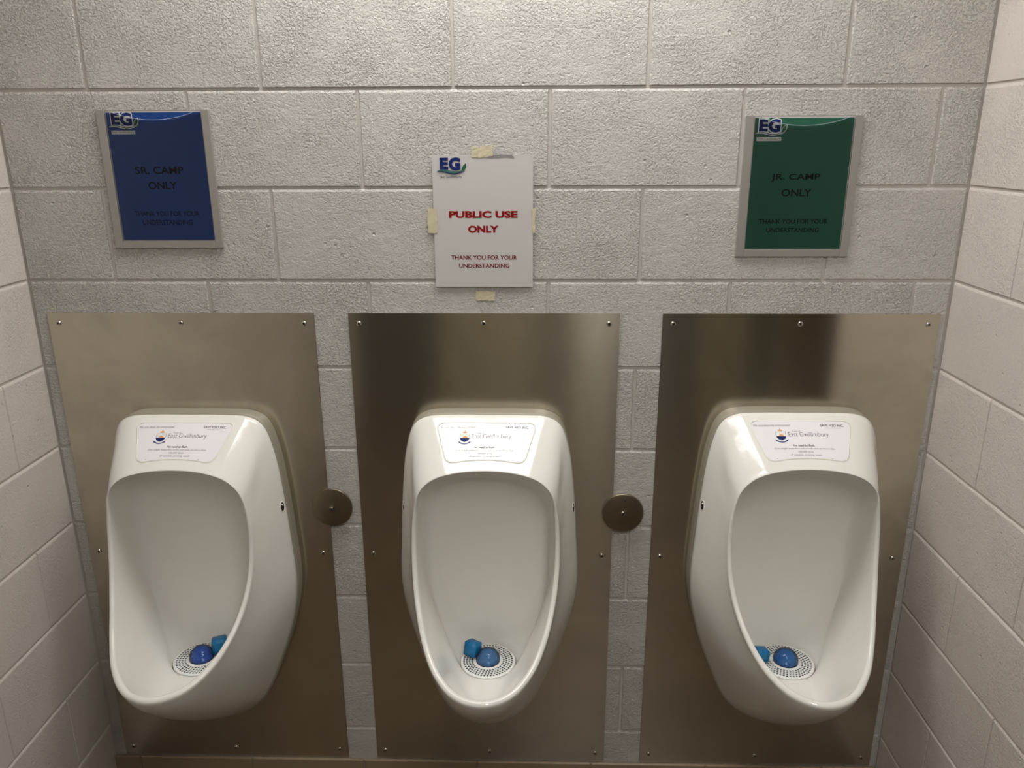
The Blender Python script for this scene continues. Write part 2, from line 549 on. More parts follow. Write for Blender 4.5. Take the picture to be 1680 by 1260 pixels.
def panel(xc, label, seed):
    w, ztop, zbot = 0.609, -0.4735, -1.697
    t = empty('steel_panel', (xc, 0, zbot + ZO), label, 'wall panel', 'stainless panels behind the urinals')
    h = ztop - zbot
    # thin sheet standing 2 mm off the blocks, with UVs for the brushed grain
    bm = bmesh.new()
    uvl = bm.loops.layers.uv.new('UVMap')
    NX, NZ = 12, 24
    g = {}
    rr = 0.006
    for i in range(NX + 1):
        for k in range(NZ + 1):
            u_, v_ = i / NX, k / NZ
            x, z = (u_ - .5) * w, v_ * h
            g[i, k] = bm.verts.new((x, -0.0032, z))
    for i in range(NX):
        for k in range(NZ):
            f_ = bm.faces.new((g[i, k], g[i + 1, k], g[i + 1, k + 1], g[i, k + 1]))
            for lp in f_.loops:
                lp[uvl].uv = (lp.vert.co.x / w + .5, lp.vert.co.z / h)
    ring = [g[i, 0] for i in range(NX + 1)] + [g[NX, k] for k in range(1, NZ + 1)] + [g[i, NZ] for i in range(NX - 1, -1, -1)] + [g[0, k] for k in range(NZ - 1, 0, -1)]
    bk = [bm.verts.new((v.co.x, -0.0012, v.co.z)) for v in ring]
    n = len(ring)
    for i in range(n):
        j = (i + 1) % n
        f_ = bm.faces.new((ring[i], bk[i], bk[j], ring[j]))
        for lp in f_.loops: lp[uvl].uv = (lp.vert.co.x / w + .5, lp.vert.co.z / h)
    me = bpy.data.meshes.new('sheet'); bm.to_mesh(me); bm.free()
    link_mesh('sheet', me, M_STEEL, t)
    for sx, sz in ((-1, -0.497), (0, -0.496), (1, -0.497), (-1, -1.078), (1, -1.078), (-1, -1.671), (0, -1.670), (1, -1.671)):
        s = link_mesh('screw', SCREW, None, t)
        s.location = (sx * 0.281, -0.0032, sz - zbot)
        s.rotation_euler = (0, random.uniform(0, 1), 0)
    return t
panel(-0.2310, 'brushed stainless wall panel nearest the left wall, behind the left urinal', 1)
panel(0.4558, 'darkest brushed stainless wall panel, below the white paper sign', 2)
panel(1.1600, 'brushed stainless wall panel nearest the right wall, behind the right urinal', 3)

# ------------------------------------------------------------------ urinals
RIM = [(0.0, 0.1661, -0.7870), (0.0622, 0.1682, -0.7911), (0.1142, 0.1720, -0.8064), (0.1459, 0.1720, -0.8409), (0.1566, 0.1680, -0.8969), (0.1597, 0.1737, -0.9632), (0.157, 0.1937, -1.031), (0.1467, 0.2301, -1.091), (0.1284, 0.2801, -1.1377), (0.1, 0.3343, -1.1703), (0.0568, 0.3803, -1.1892), (0.0, 0.4010, -1.1930)]
OUT = [(0.0, -0.699), (0.072, -0.699), (0.134, -0.703), (0.169, -0.726), (0.188, -0.785), (0.199, -0.870), (0.208, -1.000), (0.2125, -1.135), (0.193, -1.245), (0.152, -1.365), (0.094, -1.480), (0.0, -1.528)]
NS = 8
def closed(half):
    H = [Vector(p) for p in half]
    full = H + [Vector((-p.x,) + tuple(p)[1:]) for p in H[-2:0:-1]]
    out = []
    m = len(full)
    for i in range(m):
        p0, p1, p2, p3 = full[(i - 1) % m], full[i], full[(i + 1) % m], full[(i + 2) % m]
        for q in range(NS):
            t = q / NS
            out.append(0.5 * ((2 * p1) + (p2 - p0) * t + (2 * p0 - 5 * p1 + 4 * p2 - p3) * t * t + (3 * p1 - p0 - 3 * p2 + p3) * t ** 3))
    return out
rimc = closed(RIM)                              # (x, d, z)
outc = closed([(a, 0.0, b) for a, b in OUT])
NR = len(rimc)
def sstep(a, b, x):
    t = min(1, max(0, (x - a) / (b - a)))
    return t * t * (3 - 2 * t)
def kpar(i):                                    # 0 top .. 11 bottom
    k = i / NS
    return k if k <= 11 else 22 - k
def bez(p0, p1, p2, p3, t):
    s = 1 - t
    return p0 * s ** 3 + p1 * 3 * s * s * t + p2 * 3 * s * t * t + p3 * t ** 3

DR_C = Vector((0.0, 0.1445, -1.281)); DR_R = 0.0670
def build_bowl_mesh():
    loops = []
    def add(fn): loops.append([fn(i) for i in range(NR)])
    cen = Vector((0, 0, -1.1))
    def inset(i, d, amt):
        o = outc[i]
        c = Vector((0, 0, -1.05))
        v = Vector((o.x - c.x, 0, o.z - c.z)); v.normalize()
        return Vector((o.x - v.x * amt, d, o.z - v.z * amt))
    add(lambda i: inset(i, 0.0405, 0.018))
    add(lambda i: inset(i, 0.0410, 0.008))
    add(lambda i: inset(i, 0.0410, 0.0035))
    add(lambda i: inset(i, 0.0425, 0.0010))
    info = []
    for i in range(NR):
        k = kpar(i)
        R_ = rimc[i]
        T = (rimc[(i + 1) % NR] - rimc[(i - 1) % NR]).normalized()
        O_ = inset(i, 0.0450, 0.0)
        A = O_ - R_; A -= T * A.dot(T); A.normalize()
        wb = sstep(6.5, 10.5, k)
        if k > 6.5:
            A2 = Vector((math.copysign(0.10, R_.x) if abs(R_.x) > .001 else 0, -0.15, -1)); A2 -= T * A2.dot(T); A2.normalize()
            A = (A * (1 - 0.75 * wb) + A2 * 0.75 * wb).normalized()
        sx = 0 if abs(R_.x) < 1e-6 else math.copysign(1, R_.x)
        B0 = Vector((-0.10 * sx * sstep(0, 3, k), -1.0, 0.05 if k < 3 else -0.12))
        B1 = Vector((-0.10 * sx, -0.42, -1.0))
        B = (B0 * (1 - wb) + B1 * wb); B -= T * B.dot(T); B.normalize()
        r_ = 0.0070 + 0.0070 * sstep(3, 6, k) + 0.004 * sstep(7, 11, k)
        bul = 0.028 * sstep(5.8, 11, k)
        # lip section: a rounded bead facing out of the opening
        wl = sstep(2.6, 4.6, k)
        Fn = Vector((0.0, 1.0 - 0.5 * wb, 0.05 + 0.82 * wb)); Fn -= T * Fn.dot(T); Fn.normalize()
        N_ = T.cross(Fn); N_.normalize()
        if N_.dot(Vector((R_.x, (R_.y - 0.2) * wb, R_.z + 1.03))) < 0: N_ = -N_
        hw = 0.0045 + 0.0015 * sstep(4, 7, k) + 0.0025 * sstep(7, 11, k)
        bead = [R_ + N_ * hw * math.cos(PI * q / 7) + Fn * hw * 0.85 * (math.sin(PI * q / 7) - 0.8) for q in range(8)]
        bead[0] = bead[0] - Fn * hw * 0.5
        bead[7] = bead[7] - Fn * hw * 0.5
        Pa = (R_ + A * r_) * (1 - wl) + bead[0] * wl
        Ad = (A * (1 - wl) + (A * 0.6 - Fn * 0.4).normalized() * wl).normalized()
        lng = (O_ - Pa).length
        C1 = Pa + Ad * lng * (0.36 - 0.20 * sstep(6.5, 9.5, k))
        C2 = Pa + (O_ - Pa) * 0.70 + Vector((0.15 * sx, 0.75, -0.45)) * bul
        info.append((Pa, C1, C2, O_, R_, A, B, r_, k, sx, T, wl, bead))
    NT = 16
    for j in range(NT + 1):
        t = 1 - j / NT
        add(lambda i: bez(info[i][0], info[i][1], info[i][2], info[i][3], t))
    # rounded rim
    for j in range(1, 7):
        t = j / 7
        def fn(i):
            Pa, C1, C2, O_, R_, A, B, r_, k, sx, T, wl, bead = info[i]
            Pb = R_ + B * r_
            push = R_ - (A + B) * r_ * 0.22
            s = 1 - t
            old = (R_ + A * r_) * s * s + push * 2 * s * t + Pb * t * t
            return old * (1 - wl) + bead[j] * wl
        add(fn)
    # inner bowl down to the drain seat
    NB = 26
    for j in range(NB + 1):
        t = j / NB
        def fn(i):
            Pa, C1, C2, O_, R_, A, B, r_, k, sx, T, wl, bead = info[i]
            Pb = (R_ + B * r_) * (1 - wl) + bead[7] * wl
            ang = PI / 2 - (i / NR) * 2 * PI
            # drain angle: top of the loop goes to the wall side
            D = Vector((DR_C.x + DR_R * math.cos(ang) , DR_C.y - DR_R * math.sin(ang), DR_C.z))
            wb = sstep(5.5, 11, k)
            depth = 0.045
            P1a = Vector((R_.x * 0.97, max(depth * 0.2, R_.y - 0.19 - 0.05 * sstep(5, 8, k)), R_.z - 0.01 - 0.02 * sstep(0, 4, k)))
            P2a = Vector((D.x * 1.25 + R_.x * 0.38, 0.035 + 0.03 * sstep(3, 7, k), D.z + 0.085))
            P1b = Pb + B * 0.055
            P2b = Vector((D.x * 1.9, D.y + 0.10, D.z - 0.006))
            w2 = sstep(6.0, 10.5, k)
            P1 = P1a * (1 - w2) + P1b * w2
            P2 = P2a * (1 - w2) + P2b * w2
            return bez(Pb, P1, P2, D, t)
        add(fn)
    for rr, dz in ((DR_R - 0.0008, -0.004), (DR_R - 0.001, -0.016)):
        def fn(i):
            ang = PI / 2 - (i / NR) * 2 * PI
            return Vector((DR_C.x + rr * math.cos(ang), DR_C.y - rr * math.sin(ang), DR_C.z + dz))
        add(fn)
    vs, fs = [], []
    for lp in loops:
        vs += [(p.x, -p.y, p.z) for p in lp]
    L = len(loops)
    for a in range(L - 1):
        for i in range(NR):
            j = (i + 1) % NR
            fs.append((a * NR + i, a * NR + j, (a + 1) * NR + j, (a + 1) * NR + i))
    fs.append(tuple(range(NR))[::-1]); fs.append(tuple(range((L - 1) * NR, L * NR)))
    me = bpy.data.meshes.new('bowl')
    me.from_pydata(vs, [], fs); me.update()
    bm = bmesh.new(); bm.from_mesh(me)
    bmesh.ops.recalc_face_normals(bm, faces=bm.faces[:])
    bm.to_mesh(me); bm.free()
    me.materials.append(M_CHINA)
    for pl in me.polygons: pl.use_smooth = True
    set_sharp(me, 75)
    return me
BOWL = build_bowl_mesh()

def gasket_mesh():
    # grey backing plate between bowl and steel, with a softly rounded front edge
    prof = [(0.0036, 0.0), (0.030, 0.0), (0.035, 0.0015), (0.0375, 0.006), (0.0375, 0.02)]
    vs, fs = [], []
    for d, ins in prof:
        for i in range(NR):
            o = outc[i]
            v = Vector((o.x, 0, o.z + 1.05)).normalized()
            k = 0.0015 - ins
            vs.append((o.x + v.x * k, -d, o.z + v.z * k))
    for a in range(len(prof) - 1):
        for i in range(NR):
            j = (i + 1) % NR
            fs.append((a * NR + i, a * NR + j, (a + 1) * NR + j, (a + 1) * NR + i))
    fs.append(tuple(range(NR))); fs.append(tuple(range((len(prof) - 1) * NR, len(prof) * NR)))
    me = bpy.data.meshes.new('gasket'); me.from_pydata(vs, [], fs); me.update()
    bm = bmesh.new(); bm.from_mesh(me); bmesh.ops.recalc_face_normals(bm, faces=bm.faces[:]); bm.to_mesh(me); bm.free()
    me.materials.append(M_GASKET)
    for pl in me.polygons: pl.use_smooth = True
    set_sharp(me, 50)
    return me
GASKET = gasket_mesh()

def grille_mesh():
    # perforated drain plate: rings of real holes between annular strips
    vs, fs = [], []
    def P(r_, a, z=0.0): vs.append((r_ * math.cos(a), r_ * math.sin(a), z)); return len(vs) - 1
    rings = [(0.0340, 0.0405, 34), (0.0405, 0.0470, 39), (0.0470, 0.0535, 44), (0.0535, 0.0600, 49)]
    def annulus(r0, r1, z0, z1, n=64):
        a = [P(r0, 2 * PI * k / n, z0) for k in range(n)]; b = [P(r1, 2 * PI * k / n, z1) for k in range(n)]
        for k in range(n):
            k2 = (k + 1) % n
            fs.append((a[k], b[k], b[k2], a[k2]))
    annulus(0.0275, 0.0285, -0.012, 0.0008); annulus(0.0285, 0.0345, 0.0008, 0.0)
    annulus(0.0595, 0.0632, 0.0, -0.0002); annulus(0.0632, 0.0648, -0.0002, -0.0018); annulus(0.0648, 0.0648, -0.0018, -0.008)
    for ri, (r0, r1, n) in enumerate(rings):
        for k in range(n):
            a0 = 2 * PI * (k + 0.5 * (ri % 2)) / n; a1 = a0 + 2 * PI / n
            am, rm = (a0 + a1) / 2, (r0 + r1) / 2
            hr = 0.0026
            outer = [(r0, a0), (r0, am), (r0, a1), (rm, a1), (r1, a1), (r1, am), (r1, a0), (rm, a0)]
            o_i = [P(r_, a_) for r_, a_ in outer]
            i_i, l_i = [], []
            for q in range(8):
                th = PI * 1.25 + q * PI / 4
                # map to local radial/tangential
                dr, dt = math.sin(th), math.cos(th)
                i_i.append(P(rm + dr * hr, am + dt * hr / rm))
                l_i.append(P(rm + dr * hr, am + dt * hr / rm, -0.0008))
            for q in range(8):
                q2 = (q + 1) % 8
                fs.append((o_i[q], o_i[q2], i_i[q2], i_i[q]))
                fs.append((i_i[q], i_i[q2], l_i[q2], l_i[q]))
    me = bpy.data.meshes.new('drain_cover'); me.from_pydata(vs, [], fs); me.update()
    bm = bmesh.new(); bm.from_mesh(me); bmesh.ops.recalc_face_normals(bm, faces=bm.faces[:]); bm.to_mesh(me); bm.free()
    me.materials.append(M_GRILLE)
    return me
GRILLE = grille_mesh()

# sloped label plate
LT = Vector((0.0, -0.0620, -0.7155)); LB = Vector((0.0, -0.1465, -0.7757))
LUP = (LT - LB).normalized()
LN = Vector((1, 0, 0)).cross(LUP).normalized()
if LN.y > 0: LN = -LN
LLEN = (LT - LB).length
def label_outline(grow=0.0):
    # (x, s) with s distance down the slope from the top edge
    pts = []
    wt, wb, L = 0.1110 + grow, 0.0820 + grow, LLEN + grow
    t0 = -grow
    c = 0.016
    for q in range(7):
        a = PI / 2 * q / 6
        pts.append((wt - c + c * math.sin(a) - 0.003 * q / 6, t0 + c - c * math.cos(a)))
    cb = 0.018
    for q in range(7):
        a = PI / 2 * q / 6
        pts.append((wb - cb + cb * math.cos(a), L - cb + cb * math.sin(a)))
    for q in range(1, 6):
        t = q / 6
        x = (wb - cb) * (1 - t)
        pts.append((x, L - 0.0095 * (1 - (x / (wb - cb)) ** 2)))
    right_ = pts + [(0, L - 0.0095)]
    left_ = [(-x, s) for x, s in pts[::-1]]
    return right_ + left_

def drape(x, sd, h):
    """point on the bowl's sloped face under (x, distance down the slope), lifted by h"""
    p = LT + X * x - LUP * sd
    hit = BVH.ray_cast(p + LN * 0.05, -LN, 0.1)
    q = hit[0] if hit[0] is not None else p
    return q + LN * h

def drape_mesh(o, h):
    for v in o.data.vertices:
        d = v.co - LT
        v.co = drape(d.dot(X), -d.dot(LUP), h)
    return o

def label_bounds(u, grow=0.0):
    wt, wb, L = 0.1110 + grow, 0.0830 + grow, LLEN + grow
    au = abs(u)
    # distance from the side edge along x near the top and bottom
    ct, cb = 0.016, 0.018
    dt = wt * (1 - au); db = wb * (1 - au)
    st = -grow + (ct - math.sqrt(max(0, ct * ct - (ct - dt) ** 2)) if dt < ct else 0)
    bot = L - 0.0095 * (1 - au * au)
    if db < cb: bot -= (cb - math.sqrt(max(0, cb * cb - (cb - db) ** 2)))
    return st, bot, wt, wb

def label_point(u, v, grow=0.0):
    st, sb, wt, wb = label_bounds(u, grow)
    sd = st + (sb - st) * v
    w = wt + (wb - wt) * (sd / LLEN)
    return u * w, sd

LU = sorted(set([-1 + 2 * i / 24 for i in range(25)] + [s_ * (1 - d) for s_ in (-1, 1) for d in (0, 0.004, 0.015, 0.035, 0.06, 0.11, 0.15)]))
def drape_plate():
    NV = 14
    vs, fs = [], []
    for u in LU:
        for k in range(NV + 1):
            vs.append(tuple(drape(*label_point(u, k / NV), 0.0007)))
    n = NV + 1
    for i in range(len(LU) - 1):
        for k in range(NV):
            fs.append((i * n + k, (i + 1) * n + k, (i + 1) * n + k + 1, i * n + k + 1))
    return vs, fs

def drape_rim():
    loop = [label_point(u, 0, 0.0016) for u in LU] + [label_point(1, k / 10, 0.0016) for k in range(1, 10)] + [label_point(u, 1, 0.0016) for u in LU[::-1]] + [label_point(-1, 1 - k / 10, 0.0016) for k in range(1, 10)]
    vs, fs = [], []
    n = len(loop)
    for i in range(n):
        a, b = Vector(loop[i - 1]), Vector(loop[(i + 1) % n])
        d = (b - a)
        d = d.normalized() if d.length > 1e-9 else Vector((1, 0))
        nrm = Vector((-d.y, d.x))
        for w, h in ((-0.0017, 0.0002), (-0.0012, 0.0012), (0.0, 0.0016), (0.0012, 0.0010), (0.0022, -0.0002)):
            q = Vector(loop[i]) + nrm * -w
            vs.append(tuple(drape(q.x, q.y, h)))
    for i in range(n):
        j = (i + 1) % n
        for q in range(4):
            fs.append((i * 5 + q, j * 5 + q, j * 5 + q + 1, i * 5 + q + 1))
    return vs, fs

def make_urinal(xc, dz, label, gel, clean):
    t = empty('urinal', (xc, 0, ZO + dz), label, 'urinal', 'white urinals in a row')
    link_mesh('bowl', BOWL, None, t)
    link_mesh('gasket', GASKET, None, t)
    fr = (LT + LN * 0.0, X, LUP, LN)
    lp = raw('label_plate', *drape_plate(), M_LABEL, t, True)
    set_sharp(lp.data, 50)
    lp['label'] = 'glossy white printed label plate'
    raw('label_rim', *drape_rim(), M_CHINA, lp, True)
    f2 = (LT, X, LUP, LN)
    L_ = LLEN
    def tx(s, x0, x1, t0, t1, m, off=0.0, shear=0.0):
        drape_mesh(text_mesh('lettering', s, (x0, x1, -t0 * L_, -t1 * L_), m, lp, f2, offset=off, thick=0.0, shear=shear, lift=0.0), 0.00085)
    tx('We care about the environment!', -0.1035, -0.023, 0.075, 0.135, M_INK_GREY, shear=0.3)
    tx('SAVE H2O INC.', 0.043, 0.0945, 0.075, 0.135, M_INK_BLACK, 0.02)
    tx('Saving water with nature', 0.053, 0.088, 0.155, 0.185, M_INK_GREY)
    tx('Town of', -0.022, -0.004, 0.235, 0.275, M_INK_GREY)
    tx('East Gwillimbury', -0.031, 0.0560, 0.275, 0.425, M_INK_GREY, -0.005)
    tx('No need to flush.', -0.026, 0.0205, 0.585, 0.64, M_INK_BLACK, 0.02, 0.15)
    tx('One single waterless urinal will save us more than', -0.067, 0.063, 0.665, 0.72, M_INK_GREY, 0.0, 0.2)
    tx('100,000 litres', -0.0185, 0.0150, 0.745, 0.795, M_INK_GREY, 0.0, 0.2)
    tx('of valuable drinking water', -0.036, 0.0320, 0.82, 0.88, M_INK_GREY, 0.0, 0.2)
    # town crest: shield, flame-like crown, ribbon
    cx = -0.0475
    def pl(nm, pts, m, lift=0.00005):
        drape_mesh(poly_plate(nm, [(cx + a * 0.86, -(s * L_)) for a, s in pts], m, lp, f2, thick=0.00001, lift=0.0), 0.0008 + lift)
    shield = [(-0.0125, 0.27), (-0.0115, 0.30), (-0.0125, 0.33), (-0.0115, 0.40), (-0.008, 0.455), (0, 0.485), (0.008, 0.455), (0.0115, 0.40), (0.0125, 0.33), (0.0115, 0.30), (0.0125, 0.27), (0.006, 0.285), (0, 0.27), (-0.006, 0.285)]
    pl('crest_shield', [(a * 1.07, 0.38 + (s - 0.38) * 1.05) for a, s in shield], M_INK_GREY)
    pl('crest_field', shield, M_WHITE_INK, 0.00016)
    pl('crest_base', [(-0.0118, 0.385), (-0.0113, 0.405), (-0.008, 0.452), (0, 0.482), (0.008, 0.452), (0.0113, 0.405), (0.0118, 0.385), (0.004, 0.395), (-0.003, 0.380)], M_INK_NAVY, 0.00026)
    pl('crest_sail', [(-0.006, 0.385), (-0.003, 0.345), (0.001, 0.33), (0.006, 0.36), (0.009, 0.385)], M_INK_ORANGE, 0.00030)
    pl('crest_crown', [(-0.006, 0.255), (-0.005, 0.215), (-0.002, 0.225), (0, 0.165), (0.002, 0.225), (0.005, 0.215), (0.006, 0.255)], M_INK_ORANGE)
    pl('crest_ribbon', [(-0.0165, 0.455), (-0.011, 0.485), (-0.006, 0.51), (0, 0.52), (0.006, 0.51), (0.011, 0.485), (0.0165, 0.455), (0.0150, 0.50), (0.008, 0.53), (0, 0.545), (-0.008, 0.53), (-0.0150, 0.50)], M_INK_NAVY)
    for s in (-1, 1):
        pl('label_screw', [(s * 0.068 - cx + 0.0009 * math.cos(a), 0.93 + 0.012 * math.sin(a)) for a in [q * PI / 4 for q in range(8)]], M_INK_GREY, 0.0003)
    # side fixing holes: raised lip, flat dark oval painted as the hole's shade, chrome screw
    for s in (-1, 1):
        c = Vector((s * 0.1845, -0.052, -0.924))
        # direction along side surface normal
        n = Vector((s * 0.93, -0.30, 0.05)).normalized()
        up = Vector((0, 0, 1)); up = (up - n * up.dot(n)).normalized()
        sd = n.cross(up)
        # flush with the bowl: cast a ray onto the bowl mesh
        hit = BVH.ray_cast(c + n * 0.06, -n)
        if hit[0] is not None:
            c = hit[0]; n = hit[1] if hit[1].dot(n) > 0 else -hit[1]
            up = (Z - n * Z.dot(n)).normalized(); sd = n.cross(up)
        vs, fs = [], []
        SEG = 20
        for (ra, rb, h) in ((0.0080, 0.0134, 0.0), (0.0077, 0.0131, 0.0008), (0.0068, 0.0121, 0.0010), (0.0058, 0.0110, 0.0004)):
            for q in range(SEG):
                a = 2 * PI * q / SEG
                vs.append(tuple(c + sd * ra * math.cos(a) + up * rb * math.sin(a) + n * h))
        for a_ in range(3):
            for q in range(SEG):
                q2 = (q + 1) % SEG
                fs.append((a_ * SEG + q, a_ * SEG + q2, (a_ + 1) * SEG + q2, (a_ + 1) * SEG + q))
        hole = raw('fixing_hole', vs, fs, M_CHINA, t, True)
        vs2 = [tuple(c + sd * 0.0061 * math.cos(2 * PI * q / SEG) + up * 0.0113 * math.sin(2 * PI * q / SEG) + n * 0.00042) for q in range(SEG)]
        raw('hole_shade', vs2, [tuple(range(SEG))], M_DARK, hole)
        sc = lathe('screw', [(0.0002, 0.0022), (0.0022, 0.0018), (0.0033, 0.0006), (0.0033, 0)], M_CHROME, hole, 14)
        sc.rotation_euler = n.to_track_quat('Z', 'Y').to_euler()
        sc.location = c + up * 0.0040 + n * 0.0004
    # drain
    g = link_mesh('drain_cover', GRILLE, None, t)
    g.location = (DR_C.x, -DR_C.y, DR_C.z + 0.0022)
    g['label'] = 'white perforated drain cover'
    lathe('drain_shade', [(0.0640, -0.0065), (0.0640, -0.0055)], M_DARK, g, 32, smooth=False)  # dark disc close below, puts the shade into the cover's holes
    prof = [(0.0275, 0.0), (0.0285, 0.004), (0.0280, 0.010), (0.0255, 0.0165), (0.0210, 0.0225), (0.0145, 0.0272), (0.007, 0.0298), (0.0005, 0.0305)]
    dm = lathe('dome_cap', prof, M_DOME, g, 40)
    dm['label'] = 'clear domed cap'
    prof = [(0.0262, -0.004), (0.0268, 0.003), (0.0262, 0.0075), (0.0205, 0.0090), (0.0200, 0.0150), (0.0165, 0.0215), (0.0105, 0.0258), (0.0005, 0.0275)]
    lathe('gel_refill', [(r_ * 0.99, h_) for r_, h_ in prof], gel, g, 36)
    return t
from mathutils.bvhtree import BVHTree
BVH = BVHTree.FromPolygons([v.co[:] for v in BOWL.vertices], [tuple(p.vertices) for p in BOWL.polygons if len(p.vertices) == 4])

UX = [(-0.2208, -0.0032), (0.4634, 0.0), (1.1600, 0.0087)]
make_urinal(UX[0][0], UX[0][1], 'white urinal nearest the left wall, below the blue sign', GELS[0], 0)
make_urinal(UX[1][0], UX[1][1], 'middle white urinal with the lamp mirrored in its label', GELS[1], 1)
make_urinal(UX[2][0], UX[2][1], 'white urinal nearest the right wall, below the green sign', GELS[2], 2)

# blue deodorant cubes lying in the bowls
def cube(xc, dz, loc, rot, size, label):
    bm = bmesh.new()
    bmesh.ops.create_cube(bm, size=1.0)
    bmesh.ops.subdivide_edges(bm, edges=bm.edges[:], cuts=2, use_grid_fill=True)
    for v in bm.verts:
        v.co = Vector((v.co.x * size[0], v.co.y * size[1], v.co.z * size[2]))
    sharp = [e for e in bm.edges if len(e.link_faces) == 2 and e.calc_face_angle() > 1.0]
    bmesh.ops.bevel(bm, geom=sharp, offset=0.0022, segments=3, affect='EDGES')
    for v in bm.verts:
        nz = noise.noise_vector(v.co * 60 + Vector((xc * 9, 0, 0)))
        v.co += nz * 0.0009
    o = bm_obj('deodorant_cube', bm, M_CUBE, None, True)
    o.location = (xc + loc[0], -loc[1], ZO + dz + loc[2])
    o.rotation_euler = rot
    tag(o, label, 'urinal block', 'blue deodorant cubes')
cube(UX[0][0], UX[0][1], (0.0375, 0.124, -1.2560), (-0.2, 0.0, 0.38), (0.034, 0.031, 0.034), 'blue deodorant cube in the left urinal, partly hidden by its rim')
cube(UX[1][0], UX[1][1], (-0.0375, 0.126, -1.2595), (-0.28, 0.0, -0.58), (0.032, 0.029, 0.033), 'whole blue deodorant cube beside the dome in the middle urinal')
cube(UX[2][0], UX[2][1], (-0.0590, 0.146, -1.2600), (-0.15, 0.1, 0.1), (0.031, 0.029, 0.028), 'rough blue deodorant cube in the right urinal, cut by its rim')

# ------------------------------------------------------------------ cleanout cover discs
def disc(x, z, label, screw_h, ang, scratches):
    t = empty('cleanout_cover', (x, -0.0032, z + ZO), label, 'cover plate', 'round steel cleanout covers')
    prof = [(0.046, 0.0), (0.0490, 0.006), (0.0495, 0.0085), (0.0488, 0.0096), (0.0475, 0.0100), (0.030, 0.0118), (0.0005, 0.0135)]
    o = lathe('plate', prof, M_STEEL_DISC, t, 64, 'y', cap=False)
    set_sharp(o.data, 45)
    me = o.data
    uv = me.uv_layers.new(name='UVMap')
    for lp in me.loops:
        co = me.vertices[lp.vertex_index].co
        uv.data[lp.index].uv = (co.x * 8 + .5, co.z * 8 + .5)
    s = lathe('screw', [(0.0064, 0.0), (0.0064, screw_h), (0.0056, screw_h + 0.0012), (0.0036, screw_h + 0.0018), (0.0004, screw_h + 0.0018)], M_CHROME_DULL, t, 24, 'y')
    s.location = (0, -0.0130, 0)
    slot = bm_obj('slot', box_bm(-0.0056, 0.0056, -0.0005, 0.0003, -0.0010, 0.0010), M_DARK, s)
    slot.location = (0, -screw_h - 0.0018, 0); slot.rotation_euler = (0, ang, 0)
    if scratches:
        tm = text_mesh('scratched_marks', 'OK', (-0.004, 0.008, 0.036, 0.029), M_DARK, o, (Vector((0, -0.01145, 0)), X, Z, -Y), offset=-0.01)
    return t
disc(0.0835, -0.9495, 'round steel cover between left and middle urinals, screw standing proud', 0.006, 0.3, False)
disc(0.7838, -0.9580, 'round steel cover between middle and right urinals, scratches above its slotted screw', 0.0015, -1.0, True)

# ------------------------------------------------------------------ signs
def wave(x0, x1, zc, amp, th, n=14, skew=0.0):
    up, lo = [], []
    for i in range(n + 1):
        t = i / n
        z = zc + amp * math.sin((t * 1.15 + 0.02) * 2 * PI) * (1 - 0.1 * t) + skew * t
        h = th * math.sin(PI * min(1, max(0.0, t * 0.98 + 0.01))) ** 0.6
        up.append((x0 + (x1 - x0) * t, z + h / 2)); lo.append((x0 + (x1 - x0) * t, z - h / 2))
    return up + lo[::-1]

